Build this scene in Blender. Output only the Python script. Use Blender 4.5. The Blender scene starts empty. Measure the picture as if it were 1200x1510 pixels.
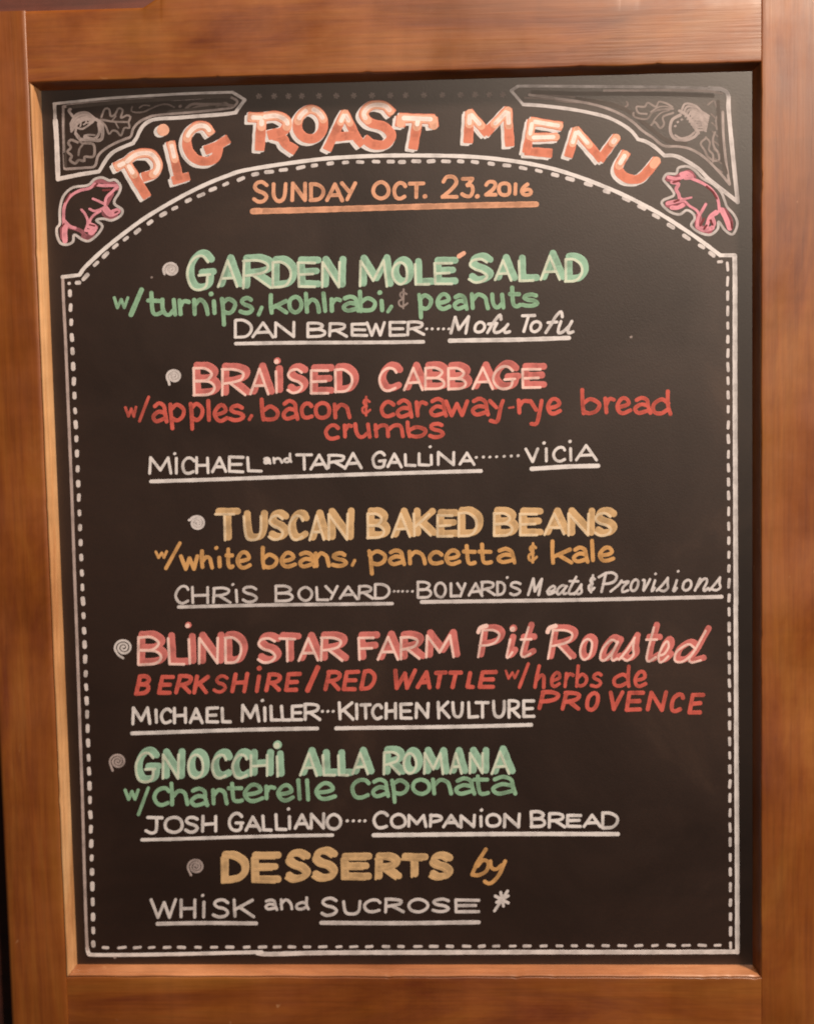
import bpy, math, random

S = bpy.context.scene
C = S.collection
random.seed(23)

# ------------------------------------------------------------------ camera, light, exposure
cam_d = bpy.data.cameras.new('camera')
cam_d.sensor_fit = 'VERTICAL'
cam_d.sensor_height = 24.0
cam_d.lens = 24.0 * 2890 / 1510
cam_d.clip_start = 0.05
cam_d.clip_end = 50
cam = bpy.data.objects.new('camera', cam_d)
cam.location = (0.1078088, -1.6303506, 0.20952352)
cam.rotation_euler = (1.4558466153820684, 0.020858482473181356, 0.06017754770637243)
C.objects.link(cam)
S.camera = cam
cam_d.dof.use_dof = True
cam_d.dof.focus_distance = 1.55
cam_d.dof.aperture_fstop = 4.0

world = bpy.data.worlds.new('World')
S.world = world
world.use_nodes = True
world.node_tree.nodes['Background'].inputs[0].default_value = (1.0, 0.80, 0.65, 1)
world.node_tree.nodes['Background'].inputs[1].default_value = 0.03

def lamp(name, loc, aim, watts, size, col):
    d = bpy.data.lights.new(name, 'AREA')
    d.shape = 'DISK'
    d.size = size
    d.energy = watts
    d.color = col
    o = bpy.data.objects.new(name, d)
    o.location = loc
    v = [aim[i] - loc[i] for i in range(3)]
    from mathutils import Vector
    o.rotation_euler = Vector(v).to_track_quat('-Z', 'Y').to_euler()
    C.objects.link(o)
    return o

WARM = (1.0, 0.80, 0.63)
lamp('ceiling_lamp', (1.85, -1.3, 2.6), (0.05, 0, 0), 222, 0.34, WARM)
lamp('glare_fill_lamp', (0.72, -1.95, 0.98), (0.1, 0, 0.1), 31, 0.20, WARM)  # unseen lamp, added to put glare on the upper right

S.view_settings.view_transform = 'Standard'
S.view_settings.look = 'None'
S.view_settings.exposure = -0.25
S.view_settings.gamma = 1.0
S.view_settings.use_curve_mapping = False
S.render.film_transparent = False
S.cycles.filter_width = 1.8

# ------------------------------------------------------------------ materials
def srgb(r, g, b):
    f = lambda c: (c / 255 / 12.92) if c / 255 <= 0.04045 else ((c / 255 + 0.055) / 1.055) ** 2.4
    return (f(r), f(g), f(b), 1)

class NT:
    def __init__(s, name):
        s.m = bpy.data.materials.new(name)
        s.m.use_nodes = True
        s.t = s.m.node_tree
        s.b = s.t.nodes['Principled BSDF']
    def n(s, kind, **kw):
        x = s.t.nodes.new(kind)
        for k, v in kw.items():
            if k in x.inputs and not hasattr(x, k):
                x.inputs[k].default_value = v
            else:
                setattr(x, k, v)
        return x
    def l(s, a, b):
        s.t.links.new(a, b)
    def coord(s, scale):
        tc = s.n('ShaderNodeTexCoord')
        mp = s.n('ShaderNodeMapping')
        mp.inputs['Scale'].default_value = scale
        s.l(tc.outputs['Object'], mp.inputs['Vector'])
        return mp.outputs[0]
    def noise(s, vec, scale, detail=4, rough=0.55, dist=0.0):
        x = s.n('ShaderNodeTexNoise')
        x.inputs['Scale'].default_value = scale
        x.inputs['Detail'].default_value = detail
        x.inputs['Roughness'].default_value = rough
        x.inputs['Distortion'].default_value = dist
        s.l(vec, x.inputs['Vector'])
        return x.outputs['Fac']
    def ramp(s, fac, stops):
        r = s.n('ShaderNodeValToRGB')
        e = r.color_ramp.elements
        while len(e) < len(stops):
            e.new(0.5)
        for i, (p, c) in enumerate(stops):
            e[i].position = p
            e[i].color = c
        s.l(fac, r.inputs[0])
        return r.outputs[0]
    def mix(s, fac, a, b, mode='MIX'):
        x = s.n('ShaderNodeMix', data_type='RGBA', blend_type=mode)
        for sock, v in ((x.inputs[0], fac), (x.inputs[6], a), (x.inputs[7], b)):
            if hasattr(v, 'is_linked'):
                s.l(v, sock)
            else:
                sock.default_value = v
        return x.outputs[2]
    def bump(s, h, strength, dist):
        b = s.n('ShaderNodeBump')
        b.inputs['Strength'].default_value = strength
        b.inputs['Distance'].default_value = dist
        s.l(h, b.inputs['Height'])
        s.l(b.outputs[0], s.b.inputs['Normal'])

def g(v):
    return (v, v, v, 1)

def wood(name, axis, base, deep, pale, rough=0.37, nick=0.5, seed=0.0):
    t = NT(name)
    long = (1.0, 1.0, 1.0)
    if axis == 'x':
        sc = (1.6, 30, 30)
        sc2 = (9, 260, 260)
        sc3 = (1.1, 7, 7)
    else:
        sc = (30, 30, 1.6)
        sc2 = (260, 260, 9)
        sc3 = (7, 7, 1.1)
    v1, v2, v3 = t.coord(sc), t.coord(sc2), t.coord(sc3)
    for v in (v1, v2, v3):
        v.node.inputs['Location'].default_value = (seed, seed * 1.7, seed * 0.6)
    big = t.noise(v3, 2.2, 6, 0.62, 2.2)
    mid = t.noise(v1, 1.6, 6, 0.6, 1.0)
    fine = t.noise(v2, 1.5, 3, 0.6)
    c = t.ramp(big, [(0.30, deep), (0.50, base), (0.72, pale)])
    m = t.ramp(mid, [(0.30, g(0.80)), (0.55, g(1.0)), (0.75, g(1.08))])
    c = t.mix(0.62, c, m, 'MULTIPLY')
    f = t.ramp(fine, [(0.34, g(0.68)), (0.56, g(1.04))])
    c = t.mix(0.38, c, f, 'MULTIPLY')
    # blotchy dirt and handling wear, no grain direction
    vb = t.coord((1, 1, 1))
    vb.node.inputs['Location'].default_value = (seed * 3, 0, seed)
    blot = t.noise(vb, 11, 5, 0.6)
    fig = t.noise(t.coord((60, 60, 6) if axis == 'x' else (6, 6, 60)), 0.5, 4, 0.6, 0.8)
    c = t.mix(0.35, c, t.ramp(fig, [(0.3, g(0.78)), (0.7, g(1.2))]), 'MULTIPLY')
    c = t.mix(0.6, c, t.ramp(blot, [(0.32, g(0.66)), (0.62, g(1.08))]), 'MULTIPLY')
    # small pale nicks through the varnish
    nk = t.noise(vb, 55, 3, 0.6, 0.6)
    nm = t.noise(vb, 14, 2, 0.5)
    a = t.ramp(nk, [(0.70, g(0)), (0.755, g(1))])
    b = t.ramp(nm, [(0.47, g(0)), (0.56, g(1))])
    k = t.mix(1.0, a, b, 'MULTIPLY')
    kk = t.mix(1.0, k, g(nick), 'MULTIPLY')
    c = t.mix(kk, c, srgb(206, 160, 118))
    t.l(c, t.b.inputs['Base Color'])
    r = t.ramp(blot, [(0.3, g(rough - 0.07)), (0.7, g(rough + 0.13))])
    t.l(r, t.b.inputs['Roughness'])
    t.b.inputs['Specular IOR Level'].default_value = 0.85
    t.b.inputs['IOR'].default_value = 1.6
    t.bump(t.mix(0.5, mid, fine), 0.12, 0.002)
    return t.m

M = {}
WB, WD, WP = srgb(142, 78, 24), srgb(114, 53, 18), srgb(158, 98, 36)
M['wood_v'] = wood('varnished_wood_upright', 'z', WB, WD, WP, seed=3.1)
M['wood_v2'] = wood('varnished_wood_upright_b', 'z', WB, WD, WP, seed=8.7)
M['wood_h'] = wood('varnished_wood_level', 'x', WB, WD, WP, seed=1.3)
M['wood_h2'] = wood('varnished_wood_level_b', 'x', WB, WD, WP, seed=6.2)
EB, ED, EP = srgb(198, 150, 102), srgb(160, 102, 56), srgb(218, 178, 132)  # wear, plus the light on the left edge put into paler colours
M['edge_v'] = wood('lit_worn_edge_upright', 'z', EB, ED, EP, 0.42, 0.7, seed=4.4)
M['edge_h'] = wood('lit_worn_edge_level', 'x', srgb(172, 112, 72), srgb(140, 82, 48), srgb(200, 142, 100), 0.34, 0.8, seed=5.5)  # bottom edge, its colour lightened for the light it catches
M['wall'] = wood('dark_wall_wood', 'x', srgb(96, 44, 30), srgb(70, 30, 22), srgb(112, 54, 34), 0.5, 0.1, seed=9.9)

def board_mat():
    t = NT('chalkboard_black')
    v = t.coord((1, 1, 1))
    dust = t.noise(v, 6, 6, 0.62, 0.8)
    grain = t.noise(v, 700, 3, 0.6)
    wipe = t.noise(t.coord((3, 1, 24)), 2.5, 4, 0.6, 0.5)
    c = t.ramp(dust, [(0.30, srgb(28, 12, 6)), (0.60, srgb(38, 19, 10)), (0.82, srgb(60, 39, 27))])
    c = t.mix(0.5, c, t.ramp(wipe, [(0.3, g(0.86)), (0.75, g(1.2))]), 'MULTIPLY')
    c = t.mix(0.5, c, t.ramp(grain, [(0.3, g(0.6)), (0.7, g(1.4))]), 'MULTIPLY')
    t.l(c, t.b.inputs['Base Color'])
    t.l(t.ramp(dust, [(0.3, g(0.38)), (0.75, g(0.45))]), t.b.inputs['Roughness'])
    t.b.inputs['Specular IOR Level'].default_value = 0.85
    t.b.inputs['IOR'].default_value = 1.62
    t.bump(grain, 0.10, 0.0006)
    return t.m
M['board'] = board_mat()

def chalk(name, col, thin=0.0, sheen=False):
    """paint-marker chalk: opaque where the paint pools at the edge of a stroke, thinner and streaky in between"""
    t = NT('chalk_' + name)
    col = (col[0], min(0.9, col[1] * 1.03), min(0.9, col[2] * 1.10), 1)
    v = t.coord((1, 1, 1))
    n1 = t.noise(v, 330, 4, 0.65, 0.4)
    n2 = t.noise(v, 60, 5, 0.65, 0.6)
    cov = t.n('ShaderNodeAttribute', attribute_name='cover')
    mul = t.n('ShaderNodeMath', operation='MULTIPLY_ADD')
    t.l(n1, mul.inputs[0]); mul.inputs[1].default_value = 0.55
    t.l(cov.outputs['Fac'], mul.inputs[2])
    m2 = t.n('ShaderNodeMath', operation='MULTIPLY_ADD')
    t.l(n2, m2.inputs[0]); m2.inputs[1].default_value = 0.75
    t.l(mul.outputs[0], m2.inputs[2])
    lo_f = 0.66 - 0.40 * thin
    lo = tuple(x * lo_f + y * (1 - lo_f) * 0.8 for x, y in zip(col[:3], srgb(44, 33, 28)[:3])) + (1,)
    mid = tuple(x * (1 - 0.22 * thin) for x in col[:3]) + (1,)
    hi = tuple(min(0.92, x * 1.07 + 0.01) for x in col[:3]) + (1,)
    rng = t.n('ShaderNodeMapRange')
    rng.inputs['From Min'].default_value = 0.78; rng.inputs['From Max'].default_value = 1.78
    t.l(m2.outputs[0], rng.inputs['Value'])
    c = t.ramp(rng.outputs[0], [(0.12, lo), (0.46, mid), (0.85, hi)])
    t.l(c, t.b.inputs['Base Color'])
    t.b.inputs['Roughness'].default_value = 0.52 if sheen else 0.8
    t.b.inputs['Specular IOR Level'].default_value = 0.9 if sheen else 0.25
    return t.m

M['white'] = chalk('white', srgb(222, 218, 216))
M['white_soft'] = chalk('white_soft', srgb(210, 204, 202), 0.12)
M['white_dim'] = chalk('white_dim', srgb(178, 164, 160), 0.2)
M['grey'] = chalk('grey', srgb(168, 154, 150), 0.3, True)
M['grey_dim'] = chalk('grey_dim', srgb(146, 132, 127), 0.45, True)
M['faint'] = chalk('faint', srgb(122, 107, 102), 0.5, True)
M['rub'] = chalk('rub', srgb(64, 52, 46), 0.3, True)
M['green'] = chalk('green', srgb(150, 190, 166))
M['green_thin'] = chalk('green_thin', srgb(142, 184, 152), 0.25)
M['green_hi'] = chalk('green_hi', srgb(206, 216, 196))
M['red'] = chalk('red', srgb(204, 118, 112))
M['red_thin'] = chalk('red_thin', srgb(204, 96, 84), 0.3)
M['red_hi'] = chalk('red_hi', srgb(240, 204, 194))
M['gold'] = chalk('gold', srgb(206, 172, 126))
M['gold_thin'] = chalk('gold_thin', srgb(208, 160, 102), 0.15)
M['gold_hi'] = chalk('gold_hi', srgb(226, 204, 170))
M['orange'] = chalk('orange', srgb(222, 166, 134), 0.15)
M['salmon'] = chalk('salmon', srgb(212, 132, 108))
M['peach'] = chalk('peach', srgb(230, 176, 150))
M['peach_hi'] = chalk('peach_hi', srgb(248, 230, 222))
M['pink'] = chalk('pink', srgb(224, 152, 166), 0.1)
M['pink_soft'] = chalk('pink_soft', srgb(158, 96, 106), 0.4)
M['maroon'] = chalk('maroon', srgb(120, 58, 62), 0.3)

# ------------------------------------------------------------------ mesh helpers
def link(name, verts, faces, mats, parent=None, label=None, fm=None, smooth=False):
    me = bpy.data.meshes.new(name)
    me.from_pydata(verts, [], faces)
    for m in (mats if isinstance(mats, (list, tuple)) else [mats]):
        me.materials.append(m)
    if fm:
        me.polygons.foreach_set('material_index', fm)
    if smooth:
        me.polygons.foreach_set('use_smooth', [True] * len(me.polygons))
    me.update()
    o = bpy.data.objects.new(name, me)
    C.objects.link(o)
    if parent:
        o.parent = parent
    if label:
        o['label'] = label
    return o

DEPTH = 0.016          # how far the chalkboard sits behind the face of the frame
HX, HZ = 0.30, 0.38343  # half size of the opening in the frame

# Drawing traced in image pixels; this takes them to metres on the board's face.
PIXEL_TO_BOARD = ((5.65550653e-04, -1.20585784e-05, -3.25671604e-01),
        (-7.45370881e-06, -5.68939411e-04, 4.52792508e-01),
        (2.06157082e-05, -3.96812993e-05, 1.0))

def on_board(x, y):
    a, b, w = (r[0] * x + r[1] * y + r[2] for r in PIXEL_TO_BOARD)
    return a / w, b / w

class Ink:
    """collects strokes; every stroke is a thin domed ribbon of chalk lying on the board"""
    count = 0
    def __init__(s, square=False, k=0.88):
        s.k = k
        s.v, s.f, s.fm, s.c = [], [], [], []
        s.square = square
    def _ribbon(s, pts, w, lay, mi, closed=False):
        square = s.square
        n = len(pts)
        if n < 2:
            return
        Ink.count += 1
        h = 0.00010 + 0.00006 * lay + 0.00000015 * (Ink.count % 331)
        w *= s.k
        hw = w / 2.0
        rows = []
        ph, ph2 = random.uniform(0, 9), random.uniform(0, 9)
        d = 0.0
        def tang(i):
            a = pts[(i - 1) % n] if (closed or i > 0) else pts[0]
            b = pts[(i + 1) % n] if (closed or i < n - 1) else pts[-1]
            dx, dy = b[0] - a[0], b[1] - a[1]
            L = math.hypot(dx, dy) or 1e-6
            return dx / L, dy / L
        for i, p in enumerate(pts):
            if i:
                d += math.hypot(p[0] - pts[i - 1][0], p[1] - pts[i - 1][1])
            tx, ty = tang(i)
            k = 1 + 0.035 * math.sin(d * 0.13 + ph) + 0.03 * math.sin(d * 0.37 + ph2) + random.uniform(-0.012, 0.012)
            if closed:
                k = 1 + random.uniform(-0.015, 0.015)
            rows.append((p[0], p[1], tx, ty, hw * k))
        if not closed:
            def cap(r, sgn):
                out = []
                if square:
                    return [(r[0] + sgn * r[2] * hw * a, r[1] + sgn * r[3] * hw * a, r[2], r[3], r[4] * k) for a, k in ((0.25, 1.0), (0.38, 0.93), (0.45, 0.78))]
                for a in (0.35, 0.65, 0.87, 0.985):
                    out.append((r[0] + sgn * r[2] * hw * a, r[1] + sgn * r[3] * hw * a, r[2], r[3], r[4] * math.sqrt(1 - a * a)))
                return out
            rows = list(reversed(cap(rows[0], -1))) + rows + cap(rows[-1], 1)
        # keep the inner edge of a tight bend from folding over itself
        m0 = len(rows)
        lim = []
        for i in range(m0):
            if not closed and (i < 5 or i > m0 - 6):
                lim.append((1.0, 1.0)); continue
            best = [1.0, 1.0]
            for d_ in (1, 2, 3):
                a, b = rows[(i - d_) % m0], rows[(i + d_) % m0]
                if not closed and (i - d_ < 4 or i + d_ > m0 - 5):
                    continue
                ang = math.atan2(a[2] * b[3] - a[3] * b[2], a[2] * b[2] + a[3] * b[3])
                ln = math.hypot(b[0] - a[0], b[1] - a[1])
                if abs(ang) > 0.05:
                    rad = ln / abs(ang)
                    f = max(0.12, min(1.0, 0.93 * rad / rows[i][4]))
                    best[0 if ang < 0 else 1] = min(best[0 if ang < 0 else 1], f)
            lim.append(tuple(best))
        base = len(s.v)
        prof = ((-1, 0), (-0.95, 1.0), (-0.5, 1.0), (0.45, 1.0), (0.95, 1.0), (1, 0))
        dens = random.uniform(0.42, 0.66)
        p1_, p2_ = random.uniform(0, 6), random.uniform(0, 6)
        for ri, (x, y, tx, ty, r) in enumerate(rows):
            for (u, z) in prof:
                r_ = r * (lim[ri][0] if u < 0 else lim[ri][1])
                flow = dens + 0.09 * math.sin(ri * 0.23 + p1_) + 0.06 * math.sin(ri * 0.61 + p2_) + (0.08 if min(ri, len(rows) - ri) < 9 else 0)
                s.c.append(max(0.0, min(1.0, flow + (0.14 if abs(u) > 0.9 else -0.07))))
                bx, bz = on_board(x - ty * r_ * u, y + tx * r_ * u)
                s.v.append((bx, DEPTH + 0.00004 - (h + 0.00002 * ri / len(rows) + 0.00004) * z, bz))
        m = len(rows)
        for i in range(m if closed else m - 1):
            j = (i + 1) % m
            for q in range(5):
                s.f.append((base + i * 6 + q, base + i * 6 + q + 1, base + j * 6 + q + 1, base + j * 6 + q))
                s.fm.append(mi)
    @staticmethod
    def dense(pts, step=2.0, closed=False):
        out = []
        n = len(pts)
        for i in range(n if closed else n - 1):
            a, b = pts[i], pts[(i + 1) % n]
            L = math.hypot(b[0] - a[0], b[1] - a[1])
            k = max(1, int(L / step))
            out += [(a[0] + (b[0] - a[0]) * t / k, a[1] + (b[1] - a[1]) * t / k) for t in range(k)]
        if not closed:
            out.append(pts[-1])
        return out
    @staticmethod
    def curve(pts, closed=False):
        n = len(pts)
        out = []
        for i in range(n if closed else n - 1):
            if closed:
                p0, p1, p2, p3 = pts[i - 1], pts[i], pts[(i + 1) % n], pts[(i + 2) % n]
            else:
                p1, p2 = pts[i], pts[i + 1]
                p0 = pts[i - 1] if i else (2 * p1[0] - p2[0], 2 * p1[1] - p2[1])
                p3 = pts[i + 2] if i + 2 < n else (2 * p2[0] - p1[0], 2 * p2[1] - p1[1])
            L = math.hypot(p2[0] - p1[0], p2[1] - p1[1])
            k = max(2, int(L / 2.2))
            for q in range(k):
                t = q / k
                out.append(tuple(0.5 * (2 * p1[c] + (p2[c] - p0[c]) * t + (2 * p0[c] - 5 * p1[c] + 4 * p2[c] - p3[c]) * t * t
                                        + (3 * p1[c] - p0[c] - 3 * p2[c] + p3[c]) * t ** 3) for c in (0, 1)))
        if not closed:
            out.append(pts[-1])
        return out
    def stroke(s, kind, pts, w, lay=0, mi=0):
        """kind: L straight pieces, C smooth, O smooth closed, K straight closed"""
        if kind == 'L':
            for a, b in zip(pts[:-1], pts[1:]):
                s._ribbon(s.dense([a, b]), w, lay, mi)
        elif kind == 'K':
            for a, b in zip(pts, pts[1:] + pts[:1]):
                s._ribbon(s.dense([a, b]), w, lay, mi)
        elif kind == 'C':
            s._ribbon(s.curve(pts), w, lay, mi)
        elif kind == 'O':
            s._ribbon(s.curve(pts, True), w, lay, mi, True)
    def line(s, x0, y0, x1, y1, w, lay=0, mi=0):
        n = 9
        ph = random.uniform(0, 6)
        pts = []
        for i in range(n):
            t = i / (n - 1)
            pts.append((x0 + (x1 - x0) * t, y0 + (y1 - y0) * t + 0.5 * math.sin(t * 5 + ph) * (abs(x1 - x0) > 60)))
        s._ribbon(s.curve(pts), w, lay, mi)
    def dot(s, x, y, w, lay=0, mi=0):
        s._ribbon([(x - 0.4, y + 0.2), (x + 0.4, y - 0.2)], w, lay, mi)
    def build(s, name, mats, parent, label=None):
        o = link(name, s.v, s.f, mats, parent, label, s.fm, False)
        at = o.data.attributes.new('cover', 'FLOAT', 'POINT')
        at.data.foreach_set('value', s.c)
        return o

# ------------------------------------------------------------------ hand-lettering alphabet
# strokes in a unit box: x 0..1, y 0 (top) .. 1 (baseline); 'A' and 'D' in place of y mean ascender / descender height
def P(txt):
    out = []
    for part in txt.split(';'):
        tk = part.split()
        pts = []
        for p in tk[1:]:
            a, b = p.split(',')
            pts.append((float(a), b if b in 'ADX' else float(b)))
        out.append((tk[0], pts))
    return out

GL = {k: P(v) for k, v in {
    'A': 'L 0,1 .5,0 1,1;L .2,.68 .8,.66',
    'B': 'L 0,0 0,1;C 0,0 .55,0 .88,.2 .62,.44 .1,.48;C .1,.48 .75,.5 1,.72 .75,.96 0,1',
    'C': 'C 1,.2 .82,.03 .45,.02 .1,.25 0,.58 .2,.92 .55,1 .95,.88',
    'D': 'L 0,0 0,1;C 0,0 .5,.0 .92,.25 .97,.62 .65,.94 0,1',
    'E': 'L 1,0 0,0 .02,1 1,1;L .02,.5 .88,.48',
    'F': 'L 1,0 0,0 .06,1;L .04,.5 .88,.47',
    'G': 'C .9,.18 .68,.01 .35,.04 .05,.3 0,.62 .18,.93 .52,1 .82,.9 .9,.6;L .5,.58 1,.55',
    'H': 'L 0,0 0,1;L 1,0 1,1;L 0,.53 1,.5',
    'I': 'L .4,0 .6,1',
    'J': 'L .1,0 1,0;C .66,0 .66,.55 .58,.9 .3,1 0,.86',
    'K': 'L 0,0 .05,1;L .92,0 .05,.6;L .3,.45 1,1',
    'L': 'L 0,0 .06,1 1,1',
    'M': 'L .03,1 .05,0 .5,.78 .86,0 1,1',
    'N': 'L 0,1 .02,0 .95,1 .98,0',
    'O': 'O .5,0 .12,.18 0,.52 .14,.86 .52,1 .88,.84 1,.5 .86,.15',
    'P': 'L .02,0 0,1;C 0,0 .6,0 1,.16 .9,.42 .5,.55 0,.58',
    'R': 'L .03,0 0,1;C 0,0 .55,0 .9,.14 .82,.38 .5,.5 .1,.56;L .35,.54 1,1',
    'S': 'C .95,.14 .62,0 .2,.06 .05,.26 .3,.44 .72,.54 .98,.74 .74,.96 .32,1 0,.88',
    'T': 'L 0,0 1,0;L .5,0 .5,1',
    'U': 'C 0,0 .04,.6 .2,.93 .5,1 .8,.92 .96,.6 1,0',
    'V': 'L 0,0 .55,1 1,0',
    'W': 'L 0,0 .26,1 .52,.15 .76,1 1,0',
    'Y': 'L 0,0 .5,.5;L 1,0 .42,1',
    'a': 'C .1,.14 .45,0 .8,.16 .88,.55 1,1;C .86,.52 .4,.45 .02,.72 .25,1 .88,.84',
    'b': 'C 0,A .02,.4 .1,1;C .04,.4 .5,.04 .98,.38 .85,.85 .45,1 .08,.9',
    'c': 'C 1,.22 .75,.02 .35,.06 .02,.45 .15,.88 .55,1 1,.86',
    'd': 'C .86,A .86,.4 1,1;C .86,.3 .5,.05 .05,.4 .08,.9 .45,1 .86,.72',
    'e': 'C .08,.6 .6,.52 .92,.34 .7,.02 .35,.04 .02,.5 .2,.92 .55,1 1,.82',
    'f': 'C 1,X .85,A .55,X .4,.3 .25,1;L 0,.18 .8,.1',
    'h': 'C 0,A .02,.3 .05,1;C .05,.5 .4,.08 .78,.2 .9,.6 1,1',
    'i': 'L .4,0 .6,1',
    'k': 'C 0,A .0,.3 .04,1;L .95,.05 .05,.62;L .32,.45 1,1',
    'l': 'L .35,A .65,1',
    'm': 'L 0,0 .04,1;C .02,.4 .2,.02 .42,.15 .48,1;C .48,.4 .68,.02 .92,.15 1,1',
    'n': 'L 0,0 .06,1;C .04,.42 .4,.02 .8,.2 .92,.6 1,1',
    'o': 'O .5,0 .12,.18 0,.52 .14,.86 .52,1 .88,.84 1,.5 .86,.15',
    'p': 'C 0,0 .06,.5 .14,D;C .02,.3 .5,0 1,.3 .9,.76 .55,1 .1,.88',
    'r': 'L 0,0 .1,1;C .06,.5 .3,.14 .6,.03 1,.1',
    's': 'C .9,.12 .6,0 .2,.08 .08,.28 .35,.44 .75,.55 1,.76 .72,.98 .3,1 0,.92',
    't': 'C .25,A .3,.5 .42,.92 .7,1 1,.9;L 0,X .95,X',
    'u': 'C 0,0 .06,.6 .25,.97 .55,1 .85,.72;L .9,0 1,1',
    'v': 'C 0,0 .3,.5 .5,1 .75,.4 1,0',
    'w': 'L 0,0 .26,1 .52,.2 .76,1 1,0',
    'y': 'L 0,0 .5,.72;C 1,0 .8,.7 .55,D .05,D',
    '&': 'C .9,.24 .45,.12 .15,.3 .55,.5;C .55,.5 0,.62 .1,.86 .5,.9 1,.72;L .55,0 .5,1',
    '2': 'C .05,.25 .3,0 .8,.04 .95,.3 .6,.65 0,1;L 0,1 1,1',
    '3': 'L .1,0 .95,0 .5,.36;C .5,.36 .9,.42 1,.7 .75,.98 .35,1 0,.88',
    '0': 'O .5,0 .12,.18 0,.52 .14,.86 .52,1 .88,.84 1,.5 .86,.15',
    '1': 'L .5,0 .5,1',
    '6': 'C .6,0 .2,.3 0,.68 .3,1 .8,.96 1,.7 .7,.5 .25,.6',
    'a_': 'C .98,.1 .55,-.02 .1,.4 .1,.88 .4,.98 .8,.55 1,.05;C .98,.1 .8,.7 .92,1 1.2,.88',
    'e_': 'C .0,.68 .6,.6 .95,.25 .7,-.02 .25,.25 .05,.7 .3,1 .7,.95 1.15,.72',
    'i_': 'C .45,0 .25,.6 .3,.98 .6,.98 1.2,.7',
    'n_': 'L .15,0 0,1;C .03,.7 .4,.1 .75,.02 .88,.3 .75,.85 .9,1 1.2,.82',
    's_': 'C -.15,.98 .3,.5 .62,-.05;C .62,0 .75,.4 .95,.75 .6,1.02 .1,.9',
    't_': 'C .6,A .3,.5 .3,.9 .6,1 1.15,.82;L .0,X 1.05,X',
    'u_': 'C .1,0 0,.6 .1,.98 .45,.92 .85,.4;C .98,0 .8,.6 .9,1 1.25,.88',
    'r_': 'C -.1,1 .25,.4 .4,0;C .38,.06 .6,.16 .98,.1 .75,.6 .8,1 1.2,.85',
    'v_': 'C 0,.05 .25,.1 .35,.6 .4,1 .75,.5 1,0',
    'o_': 'O .5,0 .12,.18 0,.52 .14,.86 .52,1 .88,.84 1,.5 .86,.15',
    'd_': 'C .75,.2 .45,.02 .08,.45 .08,.9 .4,1 .7,.7 .85,.3;C 1.05,A .82,.3 .7,.85 .85,1.02 1.2,.9',
    'f_': 'C 1.1,X .9,A .6,X .4,.3 .15,1;L .1,.2 .8,.12',
}.items()}

def glyph(spec, w, slant=0.0):
    """spec: 'ch x0 x1 top base [ascender-or-descender [crossbar]]' -> strokes in image pixels"""
    tk = spec.split()
    ch = tk[0]
    x0, x1, t, b = (float(v) for v in tk[1:5])
    a = float(tk[5]) if len(tk) > 5 else None
    X = float(tk[6]) if len(tk) > 6 else None
    hw = w / 2
    x0 += hw; x1 -= hw
    if w > 9:                      # room for the pale edge on the left of a heading letter
        x0 += 1.2; x1 -= 1.0
    if ch in 'iIl1' and x1 - x0 < 1:
        m = (x0 + x1) / 2; x0, x1 = m - 1, m + 1
    T, B = t + hw * 0.9, b - hw * 0.9
    H = B - T
    sl = slant * H
    wd = max(x1 - x0 - (0.65 * sl if ch.endswith('_') else sl), 1.0)
    if a is not None:
        a = a + hw * 0.9 if a < t else a - hw * 0.9
    out = []
    for kind, pts in GL[ch]:
        q = []
        for (u, v) in pts:
            if v == 'A':
                y = a if a is not None else T - 0.5 * H
            elif v == 'D':
                y = a if a is not None else B + 0.5 * H
            elif v == 'X':
                y = X if X is not None else (T + 0.2 * H if ch == 't' else T - 0.28 * H)
            else:
                y = T + v * H
            jx, jy = random.uniform(-0.5, 0.5), random.uniform(-0.5, 0.5)
            q.append((x0 + u * wd + slant * (B - y) + jx, y + jy))
        out.append((kind, q))
    return out

def write(specs, w, slant=0.0, ink=None, lay=0, mi=0):
    ink = ink or Ink()
    for s in specs.split(';'):
        s = s.strip()
        if not s:
            continue
        tk = s.split()
        if tk[0] == '.':                       # dots: x y size ...
            for i in range(1, len(tk), 3):
                ink.dot(float(tk[i]), float(tk[i + 1]), float(tk[i + 2]), lay, mi)
        elif tk[0] == '-':                     # free straight stroke: x0 y0 x1 y1 width
            a = [float(v) for v in tk[1:]]
            ink.line(a[0], a[1], a[2], a[3], a[4], lay, mi)
        else:
            w2, sl2 = w, slant
            if tk[0][0] == '~':                # ~width:slant prefix for one letter
                w2, sl2 = (float(v) for v in tk[0][1:].split(':'))
                s = ' '.join(tk[1:])
            for kind, pts in glyph(s, w2, sl2):
                ink.stroke(kind, pts, w2, lay, mi)
    return ink

# ------------------------------------------------------------------ wall behind
def box(name, x0, x1, y0, y1, z0, z1, mat, parent=None, label=None):
    v = [(x, y, z) for x in (x0, x1) for y in (y0, y1) for z in (z0, z1)]
    f = [(0, 1, 3, 2), (4, 6, 7, 5), (0, 4, 5, 1), (2, 3, 7, 6), (0, 2, 6, 4), (1, 5, 7, 3)]
    return link(name, v, f, mat, parent, label)

wall = box('wall', -1.6, 1.6, 0.0315, 0.08, -1.4, 1.4, M['wall'])
wall['kind'] = 'structure'
wall['label'] = 'dark reddish brown wooden wall showing past the edge of the menu frame'

# ------------------------------------------------------------------ the menu board
menu = bpy.data.objects.new('menu_board', None)
menu.location = (0, 0, 0)
menu['label'] = 'black chalkboard menu with coloured hand lettering in a varnished brown wooden frame'
menu['category'] = 'menu board'
C.objects.link(menu)

panel = box('chalkboard_panel', -HX - 0.006, HX + 0.006, DEPTH, DEPTH + 0.006, -HZ - 0.006, HZ + 0.006, M['board'], menu)

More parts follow.
